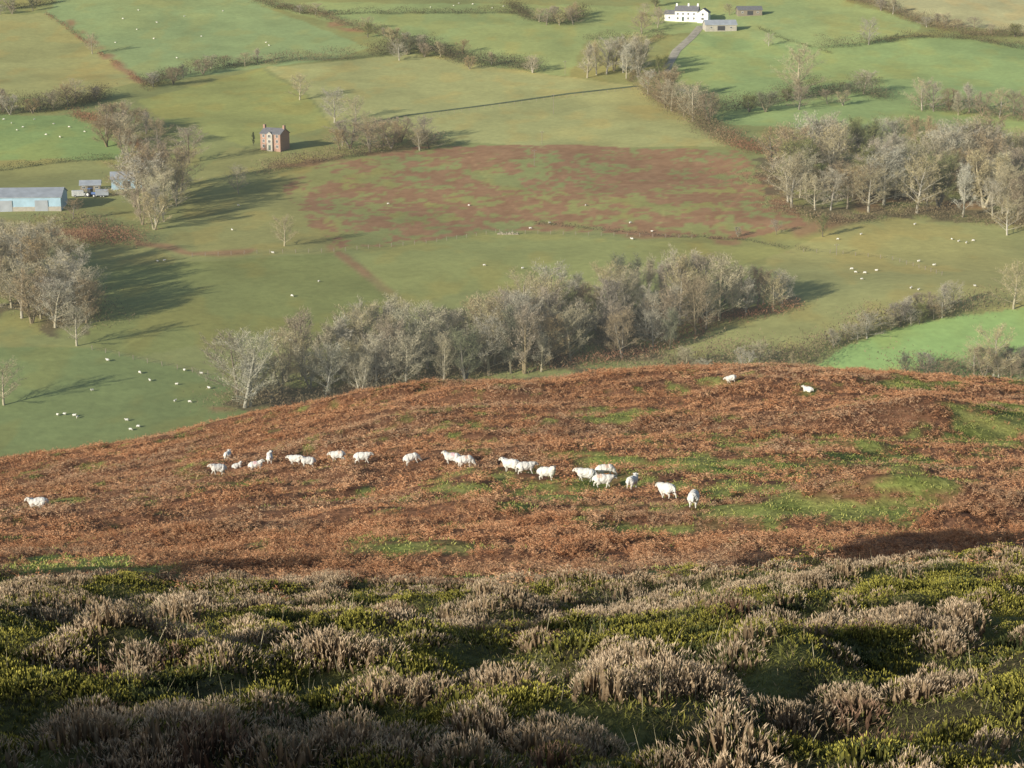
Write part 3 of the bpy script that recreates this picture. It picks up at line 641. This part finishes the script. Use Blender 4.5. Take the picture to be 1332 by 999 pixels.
def at(px,py): return tuple(hit([px],[py])[0])
# red brick house
p=at(358,194); r=empty('brick_house',p,-.42); r.scale=(.9,.9,.88); tag(r,'three storey red brick house with grey slate roof and pale central bay','house')
w,rf=gable(r,-4.6,4.6,-3.6,3.6,6.6,2.0,B_RED,B_SLATE)
MB().box(-5.0,-4.2,-.6,.6,7.4,10.0).build('chimney',B_RED,rf); MB().box(4.0,4.8,-.6,.6,7.4,10.0).build('chimney',B_RED,rf)
MB().prism([(-1.3,-1.5),(1.3,-1.5),(1.3,6.4),(0,7.6),(-1.3,6.4)],-4.3,-3.5,'y').build('bay_wall',B_PALE,r)
for z in (.9,3.0,5.1):
    for x in (-3.1,3.1): window(r,x,z,1.1,1.35,-3.6)
    if z>1: window(r,0,z,1.3,1.3,-4.3)
for z in (.9,3.0,5.1): window(r,0,z,1.1,1.3,-4.6,'y')
MB().box(-.5,.5,-4.36,-4.25,0,2.1).build('door',B_DOOR,r)
# white farmhouse
p=at(898,27); r=empty('white_farmhouse',p,-.25); tag(r,'long whitewashed farmhouse with slate roofs at the top of the picture','house')
w,rf=gable(r,-7.2,4,-3.2,3.2,4.8,2.3,B_WHITE,B_SLATE)
for x in (-6.8,-1,3.6): MB().box(x-.4,x+.4,-.4,.4,6.4,8.4).build('chimney',B_WHITE,rf)
gable(r,4.2,9.5,-5.2,2.2,4.2,1.9,B_WHITE,B_SLATE,'y')
gable(r,-12.4,-7.4,-2.8,2.6,3.2,1.7,B_WHITE,B_SLATE)
for x in (-5.8,-3.2,-.6,2.2):
    window(r,x,2.9,1,1.1,-3.2)
    if x!=-3.2: window(r,x,.7,1,1.2,-3.2)
window(r,-10,1.0,1,1.1,-2.8)
window(r,6.8,2.8,1.1,1.2,-5.2); window(r,6.8,.7,1.3,1.2,-5.2); MB().box(-3.7,-2.7,-3.28,-3.15,0,2.05).build('door',B_DOOR,r)
def shed(name,label,px,py,rz,L,W,h,rh,wm,rm,door=True):
    p=at(px,py); r=empty(name,p,rz); tag(r,label,'barn'); gable(r,-L/2,L/2,-W/2,W/2,h,rh,wm,rm)
    if door:
        MB().box(-L*.12,L*.12,-W/2-.08,-W/2+.02,0,h*.8).build('door',B_DARK,r); window(r,-L*.32,h*.35,1.1,.9,-W/2); window(r,L*.32,h*.35,1.1,.9,-W/2)
    return r
shed('stone_barn','low pale barn with wide grey roof just below the white farmhouse',936,39,.12,15,7,2.6,2.0,B_PALE,B_GREYSH)
shed('field_barn','brown roofed shed right of the white farmhouse',974,19,.1,12,6,2.4,1.6,B_WOOD,B_SLATE)
# blue barn
p=at(38,270); r=empty('blue_barn',p,.08); tag(r,'long farm shed with pale blue sheeted walls and grey roof at left edge','barn')
gable(r,-26,11,-7,7,4.2,2.0,B_BLUE,B_GREYSH)
MB().box(-26.05,11.05,-7.12,-7.01,-1.5,1.3).build('base_wall',B_PALE,r)
for x in (-16,-6,5): MB().box(x-2,x+2,-7.2,-7.13,-.2,3.3).build('door',B_GREYSH,r)
shed('small_barn','small pale roofed farm shed among the trees beside the barn',165,243,.2,10,7,3,2,B_BLUE,B_GREYSH)
shed('yard_shed','low grey shed in the farmyard behind the parked vehicles',118,247,.15,6.5,4.5,1.9,1.2,B_WOOD,B_GREYSH)
# farm vehicles
def wheels(r,pts,rad,w):
    for x,y in pts:
        t=MB().cyl((x,y,rad),rad,w).build('wheel',B_RUBBER,r); MB().cyl((x,y,rad),rad*.5,w+.04).build('rim',B_FRAME,t)
p=at(104,256); r=empty('farm_van',p,.3); tag(r,'white van parked in the farmyard beside the blue barn','van')
MB().prism([(-2.5,.4),(2.4,.4),(2.5,1.1),(1.7,1.25),(1.1,2.1),(-2.5,2.15)],-.95,.95,'y').build('body',B_FRAME,r); MB().prism([(1.15,1.3),(1.75,1.3),(1.2,2.0)],-.97,.97,'y').build('side_window',B_GLASS,r); wheels(r,[(-1.6,-.9),(1.6,-.9),(-1.6,.9),(1.6,.9)],.36,.24)
p=at(119,256); r=empty('tractor',p,-.4); tag(r,'blue tractor parked in the middle of the farmyard','tractor')
MB().box(.1,2.0,-.4,.4,.9,1.6).box(-1,.1,-.5,.5,.7,1.3).build('bonnet',B_BLUEP,r); MB().prism([(-1.1,1.3),(.2,1.3),(.05,2.6),(-1.0,2.6)],-.7,.7,'y').build('cab',B_GLASS,r); MB().box(-1.15,.2,-.75,.75,2.6,2.72).build('cab_roof',B_BLUEP,r)
wheels(r,[(-.8,-.85),(-.8,.85)],.85,.4); wheels(r,[(1.5,-.7),(1.5,.7)],.5,.3)
p=at(133,256); r=empty('livestock_trailer',p,.15); tag(r,'grey livestock trailer parked at the right of the farmyard','trailer')
MB().prism([(-1,.6),(1,.6),(1,2.2),(.6,2.5),(-.6,2.5),(-1,2.2)],-2.1,2.1,'x').build('body',B_GREYSH,r); MB().box(2.1,3.4,-.06,.06,.55,.68).build('drawbar',B_DARK,r); wheels(r,[(-.4,-1.1),(.5,-1.1),(-.4,1.1),(.5,1.1)],.34,.2)
# poles
for x,y,h,l in ((735,97,18,'wooden power pole by the upper hedge'),(720,148,26,'wooden power pole in the middle of the pale field'),(705,188,18,'wooden power pole on the lower edge of the pale field'),(695,216,22,'wooden power pole standing in the red bracken'),(1088,332,16,'wooden pole in the right sheep field')):
    p=at(x,y); H=h/F*p[1]; r=empty('power_pole',p,.3); MB().cyl((0,0,H/2-.25),.085,H+.5,'z',8).build('post',B_WOOD,r); MB().box(-.7,.7,-.05,.05,H-.6,H-.5).build('crossarm',B_WOOD,r)
    for xx in (-.6,0,.6): MB().cyl((xx,0,H-.4),.04,.16,'z',8).build('insulator',B_FRAME,r)
    tag(r,l,'power pole','power poles crossing the fields')
# fences
post_me=MB().box(-.07,.07,-.07,.07,-.4,1.1); post0=None
def fence(pts,label,step=3.5):
    global post0
    q=resample(pts,2.0); P=hit([a[0] for a in q],[a[1] for a in q]); seg=np.linalg.norm(np.diff(P[:,:2],axis=0),axis=1); cum=np.concatenate([[0],np.cumsum(seg)])
    n=min(99,int(cum[-1]/step)); s=np.linspace(0,cum[-1],n); x=np.interp(s,cum,P[:,0]); y=np.interp(s,cum,P[:,1]); z=terrain(x,y)
    r=empty('field_fence',(x[0],y[0],z[0])); tag(r,label,'fence')
    for i in range(n):
        if post0 is None: post0=post_me.build('post',B_WOOD,r); o=post0
        else: o=post0.copy(); COL.objects.link(o); o.parent=r
        o.location=(x[i]-x[0],y[i]-y[0],z[i]-z[0]); o.rotation_euler=(random.gauss(0,.04),random.gauss(0,.04),0)
    V=[];Q=[]
    for hz in (.45,.75,1.05):
        for i in range(n-1): tube(V,Q,Vector((x[i]-x[0],y[i]-y[0],z[i]-z[0]+hz)),Vector((x[i+1]-x[0],y[i+1]-y[0],z[i+1]-z[0]+hz)),.012,.012,3)
    link('wire',quads_mesh('wire',np.array([list(v) for v in V]),Q,None,B_WOOD),r)
fence([(250,334),(330,330),(430,328),(560,316),(645,303)],'post and wire fence curving across the slope below the bracken field')
fence([(120,455),(200,474),(290,492)],'post and wire fence left of the big pale tree')
fence([(1045,328),(1090,330),(1160,338),(1225,358)],'post and wire fence in the right sheep field')
fence([(650,303),(760,306),(900,310)],'post and wire fence under the middle of the bracken field')
fence([(540,154),(640,140),(740,126),(830,116)],'post and wire fence along the field path')
# stone wall
p=at(660,305); r=empty('stone_wall',p,0); tag(r,'short tumbled grey stone wall below the red bracken field','wall'); 
m=MB()
for i in range(20):
    x=-3+i*.32; hh=random.uniform(.2,.9); m.box(x,x+.31,-.3+random.uniform(-.1,.1),.3,-.5,hh)
m.build('stonework',B_STONE,r)

# ---------------------------------------------------------------- sheep
_b=bmesh.new(); bmesh.ops.create_icosphere(_b,subdivisions=2,radius=1); ICO=np.array([list(v.co) for v in _b.verts]); ICF=[tuple(v.index for v in f.verts) for f in _b.faces]; _b.free()
def sheep_mesh(name,head='up',turn=0.0,phase=0.0,lie=False,mark=None,vox=.021):
    V=[];Fc=[]
    def ell(c,r):
        i=len(V); V.extend((ICO*np.array(r)+np.array(c)).tolist()); Fc.extend([tuple(i+k for k in f) for f in ICF])
    def chain(pts,rs):
        for (a,ra),(b,rb) in zip(list(zip(pts,rs))[:-1],list(zip(pts,rs))[1:]):
            a=np.array(a,float); b=np.array(b,float); n=max(2,int(np.linalg.norm(b-a)/(min(ra,rb)*.5)))
            for k in range(n+1):
                t=k/n; rr=ra+(rb-ra)*t; ell(a+(b-a)*t,(rr,rr,rr))
    dz=-.19 if lie else 0
    ell((0,0,.46+dz),(.42,.235,.235)); ell((-.26,0,.47+dz),(.22,.225,.225)); ell((.24,0,.46+dz),(.21,.205,.24)); ell((0,0,.38+dz),(.34,.20,.18)); ell((-.05,0,.55+dz),(.37,.17,.155))
    c,s=math.cos(turn),math.sin(turn)
    def T(x,y,z):
        xx=x-.34; return (.34+xx*c-y*s, xx*s+y*c, z+dz)
    if head=='up': nk=[T(.28,0,.54),T(.39,0,.63),T(.45,0,.69)]; hd=[T(.46,0,.72),T(.54,0,.70),T(.62,0,.635)]; ear=(.45,.75); eye=T(.545,0,.725)
    elif head=='level': nk=[T(.28,0,.52),T(.42,0,.56),T(.49,0,.59)]; hd=[T(.50,0,.61),T(.58,0,.58),T(.66,0,.51)]; ear=(.49,.64); eye=T(.58,0,.61)
    else: nk=[T(.28,0,.48),T(.42,0,.37),T(.49,0,.25)]; hd=[T(.50,0,.22),T(.55,0,.15),T(.60,0,.06)]; ear=(.47,.25); eye=T(.56,0,.17)
    chain(nk,[.18,.135,.095]); chain(hd,[.082,.07,.044])
    for sg in (-1,1): chain([T(ear[0],sg*.06,ear[1]),T(ear[0]-.03,sg*.12,ear[1]+.01),T(ear[0]-.05,sg*.17,ear[1]-.02)],[.026,.024,.014])
    chain([(-.45,0,.54+dz),(-.505,0,.45+dz),(-.51,0,max(.33+dz,.1))],[.06,.05,.034])
    if not lie:
        for sg,ph in ((-1,phase),(1,-phase)):
            chain([(.24,sg*.11,.36),(.24+ph*.05,sg*.11,.20),(.25+ph*.11,sg*.11,.035)],[.08,.040,.029])
            ph2=-ph
            chain([(-.27,sg*.12,.40),(-.20+ph2*.04,sg*.125,.29),(-.35+ph2*.08,sg*.12,.20),(-.33+ph2*.12,sg*.12,.035)],[.14,.09,.040,.029])
    else:
        for sg in (-1,1):
            chain([(.24,sg*.13,.14),(.36,sg*.14,.06),(.22,sg*.13,.035)],[.07,.037,.03]); chain([(-.25,sg*.16,.16),(-.08,sg*.2,.08),(-.28,sg*.2,.04)],[.12,.06,.032])
    me=bpy.data.meshes.new(name+'_raw'); me.from_pydata(V,[],Fc); o=bpy.data.objects.new('tmp',me); COL.objects.link(o)
    md=o.modifiers.new('r','REMESH'); md.mode='VOXEL'; md.voxel_size=vox; md.use_smooth_shade=True
    ms=o.modifiers.new('s','SMOOTH'); ms.iterations=2; ms.factor=.5
    dg=bpy.context.evaluated_depsgraph_get(); dg.update(); out=bpy.data.meshes.new_from_object(o.evaluated_get(dg)); out.name=name
    bpy.data.objects.remove(o); bpy.data.meshes.remove(me)
    n=len(out.vertices); co=np.empty(n*3,np.float32); out.vertices.foreach_get('co',co); co=co.reshape(-1,3)
    wool=(co[:,2]>(.25+dz if not lie else .08))&(co[:,0]<.42)
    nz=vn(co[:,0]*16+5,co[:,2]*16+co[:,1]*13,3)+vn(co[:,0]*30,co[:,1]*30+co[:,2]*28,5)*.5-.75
    nr=np.empty(n*3,np.float32); out.vertices.foreach_get('normal',nr); nr=nr.reshape(-1,3)
    co=co+nr*(nz*.026*wool)[:,None]; out.vertices.foreach_set('co',co.ravel().astype(np.float32))
    C=np.tile(np.array([.82,.79,.72]),(n,1)); C[~wool]=[.74,.69,.60]
    C[(co[:,2]<.05)&(not lie)]=[.08,.06,.05]
    he=np.array(hd[2]); C[np.linalg.norm(co-he-np.array([.03*c,.03*s,-.01]),axis=1)<.035]=[.25,.17,.15]
    for sg in (-1,1):
        e=np.array(eye)+np.array([-s*.068*sg,c*.068*sg,0]); C[np.linalg.norm(co-e,axis=1)<.026]=[.03,.025,.02]
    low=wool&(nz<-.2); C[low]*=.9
    if mark:
        mx,rd,mc=mark; q=(np.abs(co[:,0]-mx)<rd)&(co[:,2]>.55+dz)&wool; C[q]=C[q]*.5+np.array(mc)*.5
    set_col(out,C)
    if not out.materials: out.materials.append(M['fleece'])
    else: out.materials[0]=M['fleece']
    return out
OR=(.75,.38,.2); PK=(.75,.3,.35)
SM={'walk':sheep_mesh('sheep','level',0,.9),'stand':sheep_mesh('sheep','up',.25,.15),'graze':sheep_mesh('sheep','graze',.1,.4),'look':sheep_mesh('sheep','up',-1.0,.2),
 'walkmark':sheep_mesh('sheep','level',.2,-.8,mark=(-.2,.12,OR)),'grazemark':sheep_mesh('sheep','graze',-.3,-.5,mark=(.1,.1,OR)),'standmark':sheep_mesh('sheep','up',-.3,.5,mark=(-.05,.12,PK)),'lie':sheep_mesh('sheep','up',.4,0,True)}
for p,a in zip(NP,NEAR):
    o=link('sheep',SM[a[3]]); x,y=p[0],p[1]; e=.3; rz=math.radians(a[2])
    o.location=(x,y,float(terrain(x,y))+.02); 
    dx=(float(terrain(x+e,y))-float(terrain(x-e,y)))/(2*e); dy=(float(terrain(x,y+e))-float(terrain(x,y-e)))/(2*e)
    fwd=math.cos(rz)*dx+math.sin(rz)*dy
    o.rotation_euler=(0,-math.atan(fwd)*.9,rz); s=a[4]*1.1; o.scale=(s,s,s); tag(o,a[5],'sheep',FLK)
FAR=[('tiny white sheep in the low green field at the lower left',[(75,541),(84,540),(97,542),(101,544),(120,509),(228,523),(247,524),(165,548),(170,560),(180,556),(230,501),(195,496),(262,487),(272,506),(140,470),(182,486),(240,483)]),
 ('tiny white sheep on the slope between the left wood and brick house',[(205,341),(214,340),(415,367),(380,386),(355,330),(310,268),(302,300),(378,444)]),
 ('tiny white sheep in the big pasture at top left',[(150,56),(200,51),(178,39),(230,76),(350,60),(290,15),(240,22),(180,14),(262,48),(160,25),(204,30),(346,56)]),
 ('tiny white sheep in the bright field at left under the dark hedge',[(5,156),(15,161),(30,166),(60,176),(45,156),(78,179),(90,166),(110,172),(22,170),(70,162)]),
 ('tiny white sheep in the field at the top middle',[(590,8),(597,5),(615,6),(640,11),(655,9),(560,10)]),
 ('tiny white sheep around the lower edge of the red bracken field',[(820,291),(848,302),(715,291),(690,298),(505,266),(610,268),(680,350),(630,346),(762,268),(822,312)]),
 ('tiny white sheep in the pasture on the right',[(1108,351),(1113,355),(1125,356),(1140,353),(1195,341),(1238,312),(1247,315),(1257,317),(1266,314),(1185,376),(1195,378),(1090,312),(1120,306),(1215,346),(1268,373),(1190,293),(1121,364)])]
gm=[sheep_mesh('sheep','graze',.1,.4,vox=.04),sheep_mesh('sheep','up',.2,.2,vox=.04)]
for lab,pts in FAR:
    P=hit([a[0] for a in pts],[a[1] for a in pts])
    for p in P:
        o=link('sheep',random.choice(gm),None,tuple(p)); o.rotation_euler=(0,0,random.choice([0,PI])+random.gauss(0,.6)); s=random.uniform(.75,.95); o.scale=(s,s,s); tag(o,lab,'sheep',lab.replace('tiny white ',''))

# ---------------------------------------------------------------- light, sky, camera
EL=math.radians(16.8); AX,AY=.74,.672
sun=bpy.data.lights.new('sun','SUN'); sun.energy=5; sun.angle=math.radians(.5); sun.color=(1,.94,.82)
so=bpy.data.objects.new('sun',sun); COL.objects.link(so)
so.rotation_euler=Vector((AX*math.cos(EL),AY*math.cos(EL),-math.sin(EL))).to_track_quat('-Z','Y').to_euler()
w=bpy.data.worlds.new('World'); scene.world=w; w.use_nodes=True; nt=w.node_tree; bg=nt.nodes['Background']
sk=nt.nodes.new('ShaderNodeTexSky'); sk.sky_type='NISHITA'; sk.sun_disc=False; sk.sun_elevation=EL; sk.sun_rotation=math.atan2(-AX,-AY)%(2*PI)
nt.links.new(sk.outputs[0],bg.inputs[0]); bg.inputs[1].default_value=.11
cam=bpy.data.cameras.new('camera'); cam.lens=36*F/1332; cam.sensor_width=36; cam.clip_end=6000; cam.clip_start=.1
co=bpy.data.objects.new('camera',cam); COL.objects.link(co); co.location=(0,0,0); co.rotation_euler=(PI/2-PT,0,0); scene.camera=co
scene.view_settings.view_transform='Standard'; scene.view_settings.look='None'; scene.view_settings.exposure=0
